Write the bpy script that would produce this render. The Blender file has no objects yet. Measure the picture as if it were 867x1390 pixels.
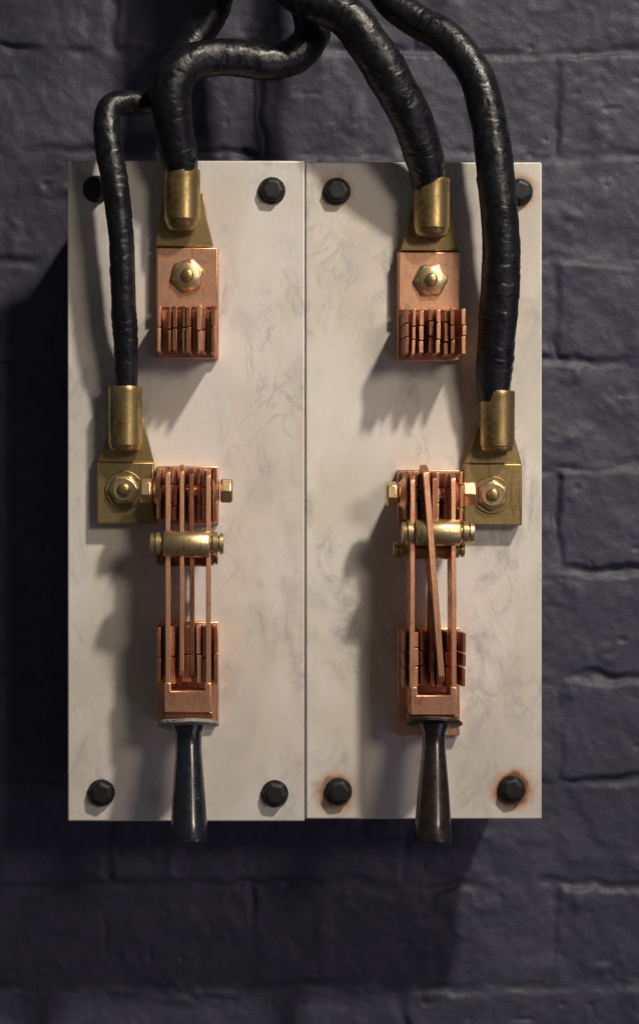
import bpy, bmesh, math, random
import numpy as np
from mathutils import Vector, noise
random.seed(4); rng=np.random.default_rng(7)
S=0.0005; D=2800.0; CX=300.0; CY=695.0      # 1 unit = half a millimetre
def W(x,y,h): return Vector(((x-433.5)*S,-h*S,(695-y)*S))
def ux(px,h): return CX+(px-CX)*(1-h/D)
def uy(py,h): return CY+(py-CY)*(1-h/D)
def U(px,py,h): return (ux(px,h),uy(py,h),h)
scene=bpy.context.scene; C=scene.collection
# ---------------------------------------------------------------- materials
def newmat(name):
    m=bpy.data.materials.new(name); m.use_nodes=True; nt=m.node_tree
    return m,nt,nt.nodes['Principled BSDF']
def N(nt,t): return nt.nodes.new(t)
def coords(nt,scale=(20,20,20)):
    tc=N(nt,'ShaderNodeTexCoord'); mp=N(nt,'ShaderNodeMapping'); mp.inputs['Scale'].default_value=scale
    nt.links.new(tc.outputs['Object'],mp.inputs['Vector']); return mp.outputs['Vector']
def noi(nt,vec,scale,detail=4,rough=.55,dist=0):
    n=N(nt,'ShaderNodeTexNoise'); n.inputs['Scale'].default_value=scale; n.inputs['Detail'].default_value=detail
    n.inputs['Roughness'].default_value=rough; n.inputs['Distortion'].default_value=dist
    nt.links.new(vec,n.inputs['Vector']); return n.outputs['Fac']
def ramp(nt,fac,stops):
    r=N(nt,'ShaderNodeValToRGB'); e=r.color_ramp.elements
    while len(e)<len(stops): e.new(.5)
    for i,(p,c) in enumerate(stops):
        e[i].position=p; e[i].color=(c if isinstance(c,tuple) else (c,c,c))+(1,)
    nt.links.new(fac,r.inputs['Fac']); return r.outputs['Color']
def mix(nt,fac,a,b,bt='MIX'):
    m=N(nt,'ShaderNodeMix'); m.data_type='RGBA'; m.blend_type=bt
    for s,v in ((0,fac),(6,a),(7,b)):
        if isinstance(v,bpy.types.NodeSocket): nt.links.new(v,m.inputs[s])
        elif s==0: m.inputs[0].default_value=v
        else: m.inputs[s].default_value=v+(1,)
    return m.outputs[2]
def mth(nt,op,a,b):
    m=N(nt,'ShaderNodeMath'); m.operation=op
    for i,v in enumerate((a,b)):
        if isinstance(v,bpy.types.NodeSocket): nt.links.new(v,m.inputs[i])
        else: m.inputs[i].default_value=v
    return m.outputs[0]
def bump(nt,bs,h,strength,dist):
    b=N(nt,'ShaderNodeBump'); b.inputs['Strength'].default_value=strength; b.inputs['Distance'].default_value=dist
    nt.links.new(h,b.inputs['Height']); nt.links.new(b.outputs['Normal'],bs.inputs['Normal'])
def metal(name,bright,mid,dark,rlo,rhi,patina=.5,metallic=.88):
    m,nt,b=newmat(name); v=coords(nt)
    n1=noi(nt,v,2.6,6,.68,.6); n2=noi(nt,v,14,5,.7)
    s=mth(nt,'ADD',mth(nt,'MULTIPLY',n1,.65),mth(nt,'MULTIPLY',n2,.35))
    c=ramp(nt,s,[(patina-.12,dark),(patina,mid),(patina+.10,bright)])
    g=N(nt,'ShaderNodeNewGeometry'); e=ramp(nt,g.outputs['Pointiness'],[(.52,0.0),(.60,.7)])
    c=mix(nt,e,c,bright)
    sc=ramp(nt,noi(nt,coords(nt,(200,200,12)),3,3,.6),[(.58,0.0),(.66,.45)]); c=mix(nt,sc,c,dark)
    nt.links.new(c,b.inputs['Base Color']); b.inputs['Metallic'].default_value=metallic
    nt.links.new(ramp(nt,s,[(.35,rhi),(.65,rlo)]),b.inputs['Roughness'])
    v2=coords(nt,(20,20,160)); n3=noi(nt,v2,3,3)
    bump(nt,b,mth(nt,'ADD',n2,mth(nt,'MULTIPLY',n3,.5)),.3,.0004)
    return m
COPPER=metal('copper',(.97,.57,.36),(.76,.37,.21),(.32,.125,.065),.28,.48,.48,.88)
COPPERD=metal('aged and shaded copper',(.64,.30,.17),(.33,.135,.07),(.065,.027,.017),.28,.46,.51,.92)  # dark copper parts; on contact leaves its tone paints in gap shade
BRASS=metal('brass',(.54,.40,.19),(.37,.265,.105),(.12,.08,.028),.28,.48,.48)
BRASSN=metal('worn brass',(.68,.52,.30),(.48,.35,.17),(.16,.11,.05),.28,.45,.46)
CABLE,nt,b=newmat('tarred cable tape'); v=coords(nt)
n1=noi(nt,v,4,6,.65,.8); n2=noi(nt,v,30,5,.65); n4=noi(nt,coords(nt,(40,40,24)),5,5,.6,.8)
nt.links.new(ramp(nt,n1,[(.3,(.004,.004,.005)),(.7,(.012,.013,.017))]),b.inputs['Base Color'])
nt.links.new(ramp(nt,n1,[(.32,.20),(.68,.44)]),b.inputs['Roughness'])
b.inputs['Specular IOR Level'].default_value=.5
bump(nt,b,mth(nt,'ADD',mth(nt,'MULTIPLY',n4,.7),mth(nt,'MULTIPLY',n2,.3)),.65,.0010)
def blackm(name,col,r,patch=None,coat=0,thr=.66):
    m,nt,b=newmat(name); v=coords(nt); n1=noi(nt,v,9,6,.7)
    c=ramp(nt,n1,[(.35,tuple(q*.5 for q in col)),(.7,col)])
    if patch:
        p=ramp(nt,noi(nt,v,5,5,.75,1),[(thr,0.0),(thr+.04,1.0)]); c=mix(nt,p,c,patch)
    nt.links.new(c,b.inputs['Base Color']); nt.links.new(ramp(nt,n1,[(.3,r),(.7,r+.2)]),b.inputs['Roughness'])
    b.inputs['Coat Weight'].default_value=coat; b.inputs['Coat Roughness'].default_value=.12
    bump(nt,b,n1,.3,.0006); return m
IRON=blackm('black iron',(.013,.012,.012),.42,(.035,.022,.018))
HANDLE=blackm('black enamelled wood',(.012,.017,.026),.18,(.09,.10,.12),.9,.63)
HANDLE2=blackm('dark brown wood',(.024,.016,.013),.22,(.06,.04,.03),.6,.67)
PALE=blackm('chipped pale enamel',(.42,.40,.37),.35,(.05,.05,.05),0,.58)
WALLM,nt,b=newmat('slate paint on brick'); v=coords(nt)
n1=noi(nt,v,.7,4,.6); n2=noi(nt,v,5,5,.6); n3=noi(nt,v,26,5,.7)
c=ramp(nt,n1,[(.3,(.045,.050,.073)),(.7,(.066,.068,.101))])
c=mix(nt,ramp(nt,n2,[(.4,0.0),(.75,.4)]),c,(.035,.038,.053))
nt.links.new(c,b.inputs['Base Color']); nt.links.new(ramp(nt,n2,[(.3,.44),(.7,.62)]),b.inputs['Roughness'])
b.inputs['Specular IOR Level'].default_value=.45
bump(nt,b,mth(nt,'ADD',n2,mth(nt,'MULTIPLY',n3,.5)),.6,.0011)
def marble(name,off,rust,base):
    m,nt,b=newmat(name); v0=coords(nt)
    mp=N(nt,'ShaderNodeMapping'); mp.inputs['Location'].default_value=off; mp.inputs['Rotation'].default_value=(0,.65,0); mp.inputs['Scale'].default_value=(1.15,1,.7)
    nt.links.new(v0,mp.inputs['Vector']); v=mp.outputs['Vector']
    cloud=noi(nt,v,.7,4,.5,.7)
    c=ramp(nt,cloud,[(.30,tuple(q*.80 for q in base)),(.45,tuple(q*w for q,w in zip(base,(.95,.93,.88)))),(.56,base),(.70,tuple(min(1,q*1.07) for q in base))])
    def vein(sc,w,dist,lo=.5,r=.5,det=5):
        n=noi(nt,v,sc,det,r,dist); a=mth(nt,'ABSOLUTE',mth(nt,'SUBTRACT',n,lo),0)
        return ramp(nt,a,[(0,1.0),(w*.3,.5),(w,0.0)])
    patch=ramp(nt,noi(nt,v,1.0,4,.55,.4),[(.48,0.0),(.64,1.0)])
    patch2=ramp(nt,noi(nt,v,.8,4,.55,1.0),[(.50,0.0),(.66,1.0)])
    c=mix(nt,mth(nt,'MULTIPLY',mth(nt,'MULTIPLY',vein(.9,.07,.8,.5,.58,7),patch),.6),c,(.35,.35,.355))
    c=mix(nt,mth(nt,'MULTIPLY',mth(nt,'MULTIPLY',vein(2.0,.045,.9,.47,.6,7),patch2),.55),c,(.34,.34,.34))
    c=mix(nt,mth(nt,'MULTIPLY',mth(nt,'MULTIPLY',vein(4.0,.05,.8,.52,.62,7),patch),.3),c,(.38,.375,.37))
    fz=ramp(nt,noi(nt,v,2.4,8,.7,.6),[(.52,0.0),(.70,.45)]); c=mix(nt,mth(nt,'MULTIPLY',fz,patch2),c,(.45,.44,.42))
    ye=ramp(nt,noi(nt,v,1.2,5,.55,.3),[(.50,0.0),(.72,.42)]); c=mix(nt,ye,c,(.66,.57,.42))
    spk=ramp(nt,noi(nt,v0,26,2,.5),[(.735,0.0),(.76,.75)]); c=mix(nt,spk,c,(.20,.13,.08))
    tc=N(nt,'ShaderNodeTexCoord'); wob=noi(nt,v0,4,4,.55)
    for (x,y,z,r,st) in rust:
        d=N(nt,'ShaderNodeVectorMath'); d.operation='DISTANCE'; nt.links.new(tc.outputs['Object'],d.inputs[0]); d.inputs[1].default_value=(x,y,z)
        q=mth(nt,'DIVIDE',d.outputs['Value'],r*S)
        q=mth(nt,'ADD',q,mth(nt,'MULTIPLY',mth(nt,'SUBTRACT',wob,.5),.5))
        f=ramp(nt,q,[(.52,st),(.66,st*.5),(.90,0.0)])
        c=mix(nt,f,c,ramp(nt,q,[(.52,(.20,.07,.02)),(.64,(.55,.23,.06)),(.9,(.68,.45,.23))]))
    nt.links.new(c,b.inputs['Base Color'])
    nt.links.new(ramp(nt,noi(nt,v0,4,5,.6),[(.3,.16),(.7,.32)]),b.inputs['Roughness'])
    bump(nt,b,noi(nt,v0,12,5,.6),.10,.0005)
    return m
# ---------------------------------------------------------------- building
def thing(name,label,cat,loc,group=None):
    o=bpy.data.objects.new(name,None); C.objects.link(o); o.location=W(*loc); o['label']=label; o['category']=cat
    o.empty_display_size=.01
    if group:o['group']=group
    return o
def rootof(o):
    while o.parent: o=o.parent
    return o
def build(name,bm,mat,parent=None,bev=1.0,ang=35,label=None):
    bmesh.ops.recalc_face_normals(bm,faces=bm.faces)
    off=rootof(parent).location if parent else Vector()
    for vtx in bm.verts: vtx.co-=off
    me=bpy.data.meshes.new(name); bm.to_mesh(me); bm.free(); me.materials.append(mat)
    me.shade_smooth(); me.set_sharp_from_angle(angle=math.radians(ang))
    o=bpy.data.objects.new(name,me); C.objects.link(o); o.parent=parent
    if bev:
        md=o.modifiers.new('edge','BEVEL'); md.width=bev*S; md.segments=2; md.limit_method='ANGLE'; md.angle_limit=math.radians(ang)
    if label:o['label']=label
    return o
def loft(bm,loops,cap=True):
    vs=[[bm.verts.new(W(*p)) for p in L] for L in loops]; n=len(vs[0])
    for a,b in zip(vs,vs[1:]):
        for i in range(n): bm.faces.new((a[i],a[(i+1)%n],b[(i+1)%n],b[i]))
    if cap: bm.faces.new(vs[0]); bm.faces.new(vs[-1])
def box(bm,x0,x1,y0,y1,h0,h1):
    loft(bm,[[(x0,y0,h),(x1,y0,h),(x1,y1,h),(x0,y1,h)] for h in (h0,h1)])
def plate(bm,pts,h0,h1): loft(bm,[[(x,y,h) for x,y in pts] for h in (h0,h1)])
def lathe(bm,p0,p1,prof,n=36,ph=0.0,wob=0):
    a=Vector(p0); d=Vector(p1)-a; dn=d.normalized(); u=dn.cross(Vector((0,0,1)))
    if u.length<.1: u=dn.cross(Vector((0,1,0)))
    u.normalize(); w=dn.cross(u)
    loops=[]
    for t,r in prof:
        c=a+d*t; L=[]
        for i in range(n):
            an=ph+2*math.pi*i/n; k=1+wob*noise.noise(Vector((math.cos(an)*2.2,math.sin(an)*2.2,a.x)))
            L.append(tuple(c+(u*math.cos(an)+w*math.sin(an))*r*k+dn*wob*25*noise.noise(Vector((math.cos(an)*1.5,math.sin(an)*1.5,7+a.x)))))
        loops.append(L)
    loft(bm,loops)
def cyl(bm,p0,p1,r,n=36,ph=0.0): lathe(bm,p0,p1,[(0,r),(1,r)],n,ph)
# ---------------------------------------------------------------- wall
def vnoise(X,Y,sc,seed):
    g=np.random.default_rng(seed).random((256,256)); x=X/sc+1000; y=Y/sc+1000
    xi=np.floor(x).astype(int); yi=np.floor(y).astype(int); fx=x-xi; fy=y-yi; fx=fx*fx*(3-2*fx); fy=fy*fy*(3-2*fy)
    G=lambda a,b:g[a%256,b%256]
    return (G(xi,yi)*(1-fx)+G(xi+1,yi)*fx)*(1-fy)+(G(xi,yi+1)*(1-fx)+G(xi+1,yi+1)*fx)*fy-.5
HW=-190.0
def axis(lo,a,b,hi,f,c): return np.concatenate([np.arange(lo,a,c),np.arange(a,b,f),np.arange(b,hi+c,c)])
xs=axis(-900,-80,940,1800,3.0,30); ys=axis(-900,-80,1480,2300,3.0,30)
X,Y=np.meshgrid(xs,ys)
Xw=X+vnoise(X,Y,120,1)*18+vnoise(X,Y,30,2)*11+vnoise(X,Y,12,52)*5; Yw=Y+vnoise(X,Y,150,3)*12+vnoise(X,Y,28,4)*9+vnoise(X,Y,60,44)*8+vnoise(X,Y,12,54)*4
CH=151.0; y0=27
row=np.floor((Yw-y0)/CH).astype(int); fy=(Yw-y0)-row*CH
LEN=432.0; OFF=np.where(row%2==0,785.0,785.0-216)
col=np.floor((Xw-OFF)/LEN).astype(int); fx=(Xw-OFF)-col*LEN
dy=np.minimum(fy,CH-fy); dx=np.minimum(fx,LEN-fx)
sm=lambda t:np.clip(t,0,1)**2*(3-2*np.clip(t,0,1))
rr=np.random.default_rng(11).random((300,300,4))-.5; R=rr[(row+100)%300,(col+100)%300]
fill=.5+vnoise(X,Y,70,21)*1.5+vnoise(X,Y,25,27)*.7                      # joints unevenly filled with old paint
face=sm((dy-1)/10)*sm((dx-1)/10)
H=HW+(face-1)*5.4*np.clip(fill,.03,1.2)+face*(R[...,0]*4+R[...,1]*(fx/LEN-.5)*6+R[...,2]*(fy/CH-.5)*6)
H+=vnoise(X,Y,160,15)*5+vnoise(X,Y,80,5)*4+vnoise(X,Y,34,6)*2.8+vnoise(X,Y,16,8)*1.6+vnoise(X,Y,8,9)*.8
H+=np.clip(vnoise(X,Y,45,31)-.16,0,1)*13*np.clip(vnoise(X,Y,12,32)+.6,0,1)-np.clip(vnoise(X,Y,22,10)-.41,0,1)*34*face
ny,nx=X.shape
co=np.stack([(X-433.5)*S,-H*S,(695-Y)*S],-1).reshape(-1,3)
idx=np.arange(nx*ny).reshape(ny,nx)
fa=np.stack([idx[:-1,:-1],idx[1:,:-1],idx[1:,1:],idx[:-1,1:]],-1).reshape(-1,4)
me=bpy.data.meshes.new('brick_wall'); me.from_pydata(co.tolist(),[],fa.tolist()); me.materials.append(WALLM); me.shade_smooth()
wall=bpy.data.objects.new('brick_wall',me); C.objects.link(wall)
wall['kind']='structure'; wall['label']='slate grey painted brick wall behind the marble panels'; wall['category']='wall'
# ---------------------------------------------------------------- marble panels
def panel(name_label,x0,x1,y0,y1,bolts,mat,rusty):
    t=thing('marble_panel',name_label,'marble panel',((x0+x1)/2,(y0+y1)/2,-34),'marble switch panels')
    bm=bmesh.new(); box(bm,x0,x1,y0,y1,-34,0); build('slab',bm,mat(t),t,2.2)
    for i,(x,y) in enumerate(bolts):
        ph=random.random()
        bm=bmesh.new(); lathe(bm,(x,y,3),(x,y,14),[(0,17.2),(.6,17.2),(.85,15.5),(1,12)],6,ph)
        o=build('mounting_bolt',bm,IRON,t,3.4,20,rusty[i]); o.modifiers[0].segments=4
        bm=bmesh.new(); lathe(bm,(x,y,-.5),(x,y,5),[(0,18.5),(.7,18.3),(1,17)],36); build('washer',bm,IRON,o,0)
        bm=bmesh.new(); cyl(bm,(x,y,-34),(x,y,HW-6),21,24); build('standoff_rod',bm,IRON,t,0)
def loc(t,x,y):
    v=W(x,y,0)-t.location; return (v.x,v.y,v.z)
BL=[(131,257),(369,259),(138,1076),(373,1077)]; BR=[(457,260),(704,261),(459,1074),(694,1071)]
panel('left marble slab of the pair, pale with no rust round its black bolts',92,413.6,218,1115,BL,
  lambda t:marble('left marble',(3,1,7),[],(.73,.70,.65)),[None]*4)
panel('right marble slab of the pair, with orange rust rings around its lower bolts',415,735,220,1112,BR,
  lambda t:marble('right marble',(9,4,2),[loc(t,*BR[0])+(34,.5),loc(t,*BR[1])+(34,.6),loc(t,BR[2][0]-6,BR[2][1]+2)+(40,.75),loc(t,*BR[3])+(39,.9)],(.77,.74,.68)),
  ['black bolt head with a faint rust ring',None,'black bolt head with an orange rust stain','black bolt head in a strong rust ring'])
# ---------------------------------------------------------------- cables
def catmull(P,step=2.0):
    P=[Vector(p) for p in P]; P=[P[0]*2-P[1]]+P+[P[-1]*2-P[-2]]; out=[]
    for i in range(1,len(P)-2):
        a,b,c,d=P[i-1:i+3]; n=max(2,int((c-b).to_3d().length/step))
        for k in range(n):
            t=k/n; out.append(.5*((2*b)+(c-a)*t+(2*a-5*b+4*c-d)*t*t+(3*b-a-3*c+d)*t**3))
    out.append(P[-2]); return out
def cable_mesh(pts,seed,pitch=24,wrap=1.0,lump=1.0):
    bm=bmesh.new(); path=catmull(pts,1.6); n=56
    c3=[Vector(p[:3]) for p in path]; rad=[p[3] for p in path]; up=Vector((0,0,1)); loops=[]; s=0
    u=None
    for i,c in enumerate(c3):
        d=(c3[min(i+1,len(c3)-1)]-c3[max(i-1,0)]).normalized()
        if u is None: u=d.cross(up).normalized()
        u=(u-d*u.dot(d)).normalized(); w=d.cross(u)
        if i: s+=(c-c3[i-1]).length
        L=[]
        for k in range(n):
            a=2*math.pi*k/n; dr=u*math.cos(a)+w*math.sin(a); q=c+dr*rad[i]
            pj=noise.noise(Vector((s/48,seed,0)))*2.4+noise.noise(q/26)*.55
            f=(s/pitch+a/(2*math.pi)*1.0+pj)%1.0
            amp=max(0,min(1,noise.noise(q/34+Vector((0,seed,3)))*2.2+.45))
            ridge=(f*1.3-(0.45 if f<.05 else 0))*amp
            m=noise.noise(q/42+Vector((seed,0,0)))*1.4*lump+noise.noise(q/12)*.55*lump
            qq=q/11+Vector((0,0,seed)); cr=1-abs(noise.noise(qq+Vector((noise.noise(q/20),noise.noise(q/23+Vector((5,0,0))),0))*1.5)*2)
            wr=-(max(0,cr-.80)/.20)**2*.9*lump
            L.append(tuple(c+dr*(rad[i]+ridge*wrap+m+wr)))
        loops.append(L)
    loft(bm,loops); return bm
def barrel(parent,x,yt,yb,h,r,k,e):
    bm=bmesh.new(); a=(x,yt,h); b_=(x,yb,h)
    prof=[(0,r),(.03,r+.8),(.07,r+.4),(k*.8,r+.2),(k,r),(k+.015,r-1)]+[(k+.015+(1-k-.015)*q,r*(1-(1-e)*w)) for q,w in ((.5,.42),(.9,.85),(1,1.1))]
    lathe(bm,a,b_,prof,40); return build('lug_barrel',bm,BRASS,parent,0,30)
def cable(label,pts,seed,lug,pitch,lump,wrap=1):
    x,yt,yb,h,r,pl,ph,k,e=lug
    t=thing('power_cable',label,'cable',(x,yb,0),'black taped power cables')
    build('sheath',cable_mesh(pts,seed,pitch,wrap,lump),CABLE,t,0,80)
    barrel(t,x,yt,yb,h,r,k,e)
    bm=bmesh.new(); plate(bm,pl,ph[0],ph[1]); build('lug_plate',bm,BRASS,t,1.5)
    return t
hB=34
def cp(l): return [U(px,py,h)+(r-.5,) for px,py,h,r in l]
cable('thinner black taped cable running down the left edge of the left marble slab',
 cp([(172,536,32,15),(172,515,33,16),(171,470,40,16.5),(168,400,55,17),(165,330,62,17.5),(158,260,64,18),(149,205,60,18.5),(145,170,54,18.5),(151,146,46,17.5),(172,139,36,17),(200,138,20,17),(228,122,-8,18),(246,88,-30,20),(268,48,-48,23),(292,8,-55,22),(305,-40,-60,21),(315,-160,-60,20),(315,-420,-60,20)]),3.1,
 (172,527,613,32,22.5,[(150,560),(193,557),(199,585),(210,628),(133,628),(147,590)],(8,18),.91,.84),23,.9,wrap=.8)
cable('thick black cable bent in an elbow onto the upper contact of the left slab',
 cp([(248,250,hB,21),(247,232,hB+1,23),(241,205,44,26),(235,165,58,27),(233,125,66,27),(243,96,66,27),(272,81,58,25.5),(315,79,48,25),(360,84,38,25),(395,78,28,25),(421,52,20,25),(420,15,8,25),(398,-25,0,24),(380,-120,-10,24),(380,-420,-20,24)]),9.7,
 (248,237,318,hB,24,[(222,266),(277,263),(281,300),(290,337),(211,337),(217,300)],(6,18),.82,.7),34,1.3,wrap=.9)
cable('black cable slanting down from top centre to the upper contact of the right slab',
 cp([(582,262,hB,22),(581,243,hB+2,24),(575,212,48,26.5),(560,165,66,27.5),(532,112,80,28.5),(502,62,88,28),(468,22,88,27),(425,2,80,26),(380,-30,66,25),(350,-120,40,25),(340,-420,20,25)]),21.3,
 (582,249,326,hB,24,[(556,283),(608,283),(613,312),(622,343),(541,343),(550,312)],(6,18),.86,.78),32,1.2,wrap=.9)
cable('longest black cable, arching over the right slab and down to its hinge terminal',
 cp([(670,545,34,21),(670,524,35,23.5),(671,490,42,25),(676,430,56,25.5),(679,370,68,25.5),(678,310,76,25),(672,235,80,25),(664,175,78,24.5),(650,115,70,24),(628,75,60,23.5),(600,47,50,23),(560,25,36,22.5),(522,-8,22,22),(500,-70,10,22),(495,-160,0,22),(495,-420,0,22)]),33.9,
 (670,533,614,34,23,[(645,580),(692,580),(697,600),(705,630),(627,630),(637,606)],(8,18),.91,.86),28,.9,wrap=.9)
# ---------------------------------------------------------------- copper parts
def nut(parent,x,y,h,r=24,stud=8.5,mat=BRASSN,hs=8,washer=0):
    if washer:
        bm=bmesh.new(); cyl(bm,(x,y,h-.5),(x,y,h+3),washer,40); h+=3
    bmn=bmesh.new(); lathe(bmn,(x,y,h),(x,y,h+hs),[(0,r),(.6,r),(1,r*.88)],6,random.random()); o=build('terminal_nut',bmn,mat,parent,2.0,20)
    if washer: build('washer',bm,BRASS,o,.8)
    bm=bmesh.new(); lathe(bm,(x,y,h+hs-1),(x,y,h+hs+1.4),[(0,r*.72),(.6,r*.72),(1,r*.66)],32); build('nut_collar',bm,mat,o,0)
    bm=bmesh.new(); lathe(bm,(x,y,h+hs),(x,y,h+hs+6),[(0,stud),(.6,stud),(.85,stud*.8),(1,stud*.35)],24); build('stud',bm,BRASS,o,0,60)
def leaf(bm,x,y0,y1,h0,h1,th,lean,flare,nf,jit):
    L=(y1-y0)/nf; cuts=[0]+[i*L+random.uniform(-4,4) for i in range(1,nf)]+[y1-y0]
    for i in range(nf):
        a=y0+cuts[i]+(.7 if i else 0); b_=y0+cuts[i+1]-(.7 if i<nf-1 else 0)
        j=random.uniform(-jit,jit); k=random.uniform(-.6,.6)*jit
        hs=[h0,h0+(h1-h0)*.45,h0+(h1-h0)*.8,h1-random.random()*3]; xo=[0,lean*.4+j*.3,lean*.8+j*.8,lean+flare+j]
        A=[(x+o-th/2,a,h) for o,h in zip(xo,hs)]+[(x+o+th/2,a,h) for o,h in reversed(list(zip(xo,hs)))]
        B=[(p[0]+k,b_,p[2]) for p in A]; loft(bm,[A,B])
def leaves(parent,cx,y0,y1,h0,h1,slots,jit=.8,fan=0,nf=3,th=5.0,gap=6.0,dark=.5):
    for s in slots:
        for sd in (-1,1):
            bm=bmesh.new(); xx=cx+s+sd*gap
            leaf(bm,xx,y0+random.uniform(0,3),y1-random.uniform(0,4),h0,h1+random.uniform(-10,3),th+random.uniform(-1,1.4),fan*(s/27.0+.3)*6+random.uniform(-1,1)*jit*1.3,sd*.6,nf,jit*.5)
            build('contact_leaf',bm,COPPERD if random.random()<dark else COPPER,parent,.7,30)  # random leaves take the darker copper, putting shade of the gaps into colour
SL=(-29.5,-10,10,29.5)
def upper(label,x0,x1,ya,ym,yb,nx_,ny_,fan,jit,nr):
    t=thing('contact_clip',label,'switch contact',((x0+x1)/2,yb,0),'copper contact clips')
    bm=bmesh.new(); box(bm,x0,x1,ya,yb,0,15); build('base_block',bm,COPPER,t,1.5)
    bm=bmesh.new(); box(bm,x0+1,x1-1,ya+1,ym,15,23); build('clamp_plate',bm,COPPER,t,1.5)
    nut(t,nx_,ny_,23,nr)
    leaves(t,(x0+x1)/2,ym+2,yb-3,15,80,SL,jit,fan,2 if fan==0 else 3,dark=.6)
    return t
upper('upper copper contact clip on the left slab, open and with straight leaves',213,297,338,420,488,255,377,0,1.1,24)
upper('upper copper contact clip on the right slab, open, its leaves splayed to the right',538,622,344,424,491,582,383,.28,2.0,24)
def lower(label,x0,x1,ya,yb,l0,l1,fan,jit):
    t=thing('contact_clip',label,'switch contact',((x0+x1)/2,yb,0),'copper contact clips')
    bm=bmesh.new(); box(bm,x0,x1,ya,yb,0,15); build('base_block',bm,COPPER,t,1.5)
    leaves(t,(x0+x1)/2,l0,l1,15,88,SL,jit,fan,3 if fan else 2,5.2,6.4,.6)
lower('lower copper contact clip on the left slab, closed on straight blades',213,297,843,979,844,922,0,1.2)
lower('lower copper contact clip on the right slab, its leaves bent around crooked blades',538,622,851,997,852,927,.18,2.0)
def hexx(bm,x0,x1,y,h,r,ph=.2): lathe(bm,(x0,y,h),(x1,y,h),[(0,r*.85),(.15,r),(.85,r),(1,r*.85)],6,ph)
def blade(parent,xa,xb,ya,yb,h0,h1,th=6.0,label=None,mat=COPPER):
    bm=bmesh.new(); pts=[]; hm=(h0+h1)/2; rr=(h1-h0)/2
    for k in range(9): a=math.pi*k/8; pts.append((ya+rr*.6-rr*.6*math.sin(a),hm-rr*math.cos(a)))
    for k in range(7): a=math.pi*k/6; pts.append((yb-rr*.4+rr*.4*math.sin(a),hm+rr*math.cos(a)))
    f=lambda y:xa+(xb-xa)*(y-ya)/(yb-ya)
    loft(bm,[[(f(y)+o,y,h) for y,h in pts] for o in (-th/2,th/2)])
    return build('blade',bm,mat,parent,.8,25,label)
def switch(label,x0,x1,ya,yb,hy,sp,sp2,blades,yoke,handle,plate_,pn,nutm,hmat,rimmat,jit,fan):
    cx=(x0+x1)/2
    t=thing('knife_switch',label,'knife switch',(cx,yb,0),'double throw knife switches')
    bm=bmesh.new(); box(bm,x0,x1,ya,yb,0,15); build('hinge_block',bm,COPPER,t,1.5)
    leaves(t,cx,ya+3,yb-4,15,86,SL,jit,fan,3,dark=.6)
    px0,px1,py0,py1=plate_
    bm=bmesh.new(); box(bm,px0,px1,py0,py1,0,22); tb=build('terminal_plate',bm,BRASS,t,1.8); nut(tb,pn[0],pn[1],22,22,washer=25.5)
    h=66; a,b_,c,d=[ux(q,h) for q in hy[1:]]; y=hy[0]
    bm=bmesh.new(); cyl(bm,(b_,y,h),(c,y,h),7,20); pb=build('pivot_bolt',bm,COPPERD,t,0)
    bm=bmesh.new(); hexx(bm,a,b_-1,y,h,17); build('bolt_head',bm,BRASSN,pb,1,20)
    bm=bmesh.new(); hexx(bm,c+1,d,y,h,18,.5); build('bolt_nut',bm,nutm,pb,1,20)
    for (q,sg) in ((b_,1),(c,-1)):
        bm=bmesh.new(); lathe(bm,(q,y,h),(q+sg*9,y,h),[(0,13),(.3,17),(1,23)],32); build('cone_washer',bm,COPPER,pb,0)
    for (yy,hh,r,e0,m0,m1,e1,mt) in (sp,sp2):
        yy=uy(yy,hh); e0,m0,m1,e1=[ux(q,hh) for q in (e0,m0,m1,e1)]
        bm=bmesh.new(); lathe(bm,(m0,yy,hh),(m1,yy,hh),[(0,r*.93),(.03,r),(.97,r),(1,r*.93)],40); s=build('spacer_tube',bm,mt,t,0,60)
        for (p,q) in ((m0,e0),(m1,e1)):
            bm=bmesh.new(); lathe(bm,(p,yy,hh),(q,yy,hh),[(0,r*.6),(.2,r*.6),(.22,r*.85),(.55,r*.85),(.57,r*.6),(.68,r*.6),(.7,r*.8),(.95,r*.78),(1,r*.6)],32); build('end_cap',bm,mt,s,0)
    for (xa,xb,y_a,y_b,h0,h1,th,lb,mt) in blades:
        blade(t,ux(xa,h1),ux(xb,h1),uy(y_a,h1),uy(y_b,h1),h0,h1,th,lb,mt)
    k0,k1,k2,k3=yoke; hh=96
    K0,K1,K2,K3=ux(k0,hh),ux(k1,hh),uy(k2,hh),uy(k3,hh)
    bm=bmesh.new(); plate(bm,[(K0,K2-11),(K0+9,K2-11),(K0+9,K2),(K1-9,K2),(K1-9,K2-11),(K1,K2-11),(K1,K3),(K0,K3)],46,hh); build('yoke',bm,COPPER,t,1.5)
    bm=bmesh.new(); box(bm,K0-2,K1+2,K3,K3+9,50,hh-10); build('yoke_foot',bm,COPPERD,t,1.5)
    hx,hy0,hx1,hy1,r0,r1,rim=handle
    p0=Vector(U(hx,hy0,76)); p1=Vector(U(hx1,hy1,112))
    d=(p1-p0).normalized()
    bm=bmesh.new(); lathe(bm,tuple(p0-d*2),tuple(p1),[(0,r0*1.3),(.03,r0*1.22),(.07,r0),(.2,r0*.98),(.5,r0+(r1-r0)*.45),(.8,r0+(r1-r0)*.85),(.95,r1),(.985,r1*.95),(1,r1*.75)],44)
    ho=build('handle',bm,hmat,t,0,50)
    bm=bmesh.new(); lathe(bm,tuple(p0-d*7),tuple(p0),[(0,rim*.92),(.3,rim),(.7,rim),(1,rim*.88)],56,0,.06); build('hand_guard',bm,rimmat,ho,0)
    return t
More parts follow.
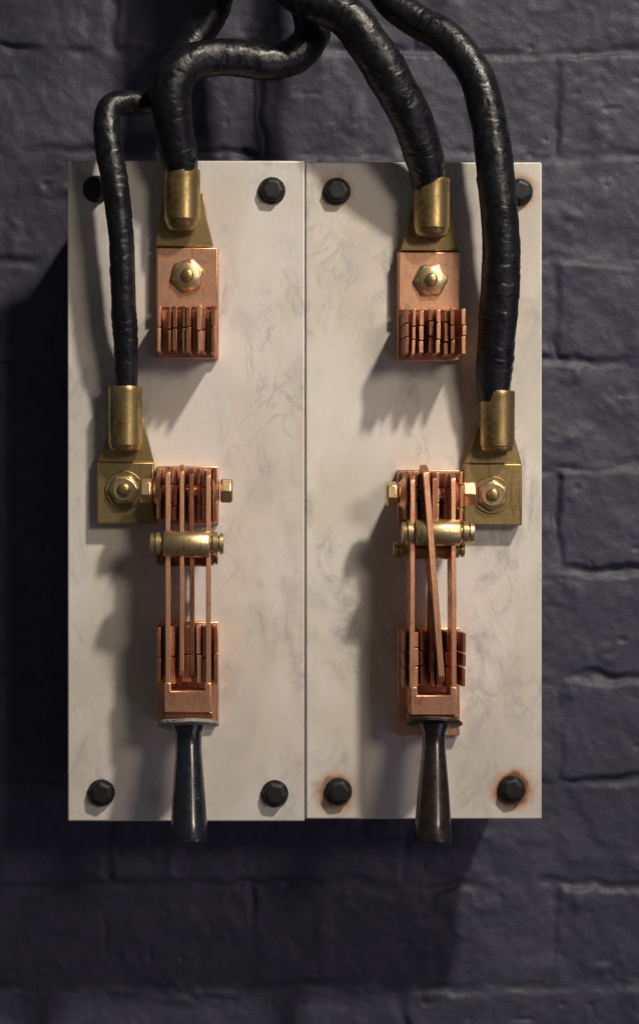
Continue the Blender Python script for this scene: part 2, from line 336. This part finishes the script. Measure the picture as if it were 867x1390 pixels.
switch('left knife switch with straight parallel copper blades and a glossy black handle',213,297,633,712,
  (667,190,208,298,316),(738,88,18,204,222,285,304,BRASSN),(757,56,12,212,224,284,296,COPPERD),
  [(228,228,632,962,44,94,6.5,None,COPPER),(247,247,630,922,44,97,6,None,COPPER),(260,261,634,922,44,95,6,None,COPPERD),(283,283,636,962,44,94,6.5,None,COPPER)],
  (223,287,938,967),(256,987,257,1147,17.5,24.5,41),(133,210,628,711),(170,665),BRASSN,HANDLE,PALE,.8,0)
switch('right knife switch with one copper blade bent askew and a dull brown handle',538,622,638,712,
  (671,523,540,624,646),(723,90,17.5,545,563,624,643,BRASSN),(746,60,13,533,550,612,630,BRASS),
  [(560,559,642,962,44,94,6.5,None,COPPER),(577,600,630,930,50,108,8,'bent copper blade leaning to the right',COPPER),(590,586,640,915,44,92,6,None,COPPERD),(615,616,640,962,44,94,6.5,None,COPPER)],
  (557,620,944,971),(589,985,587,1147,15.5,25,36),(627,705,630,713),(664,672),COPPER,HANDLE2,IRON,1.8,.2)
# ---------------------------------------------------------------- camera and lamps
cam=bpy.data.cameras.new('camera'); co_=bpy.data.objects.new('camera',cam); C.objects.link(co_)
co_.location=W(CX,CY,D); co_.rotation_euler=(math.radians(90),0,0)
cam.sensor_fit='VERTICAL'; cam.angle=2*math.atan(695/D); cam.shift_x=(433.5-CX)/1390; cam.clip_end=50; cam.clip_start=.01
scene.camera=co_
w=bpy.data.worlds.new('World'); scene.world=w; w.use_nodes=True
w.node_tree.nodes['Background'].inputs[0].default_value=(1,.97,.97,1); w.node_tree.nodes['Background'].inputs[1].default_value=.05
def aim(o,dirn,dist,target):
    tg=W(*target); p=tg+Vector(dirn).normalized()*dist; o.location=p; o.rotation_euler=(tg-p).to_track_quat('-Z','Y').to_euler()
def area(name,dirn,dist,size,power,col,target=(433,695,0)):
    l=bpy.data.lights.new(name,'AREA'); l.shape='DISK'; l.size=size; l.energy=power; l.color=col
    o=bpy.data.objects.new(name,l); C.objects.link(o); aim(o,dirn,dist,target); return o
def spot(name,dirn,dist,rad,power,col,cone,target):
    l=bpy.data.lights.new(name,'SPOT'); l.shadow_soft_size=rad; l.energy=power; l.color=col; l.spot_size=math.radians(cone); l.spot_blend=1
    o=bpy.data.objects.new(name,l); C.objects.link(o); aim(o,dirn,dist,target); return o
spot('key_spot',(.64,-1.0,1.30),2.5,.085,215,(1,.89,.77),32,(570,600,0))
spot('added_fill_spot',(.58,-1.0,.35),2.4,.30,92,(1,.86,.72),19,(420,560,0))  # fill light added from the front right to lighten shadows on the marble
area('room_glow',(1.1,-1,-.5),2.4,1.2,3.4,(.80,.66,1.0))
scene.view_settings.view_transform='Standard'; scene.view_settings.look='None'; scene.view_settings.exposure=0
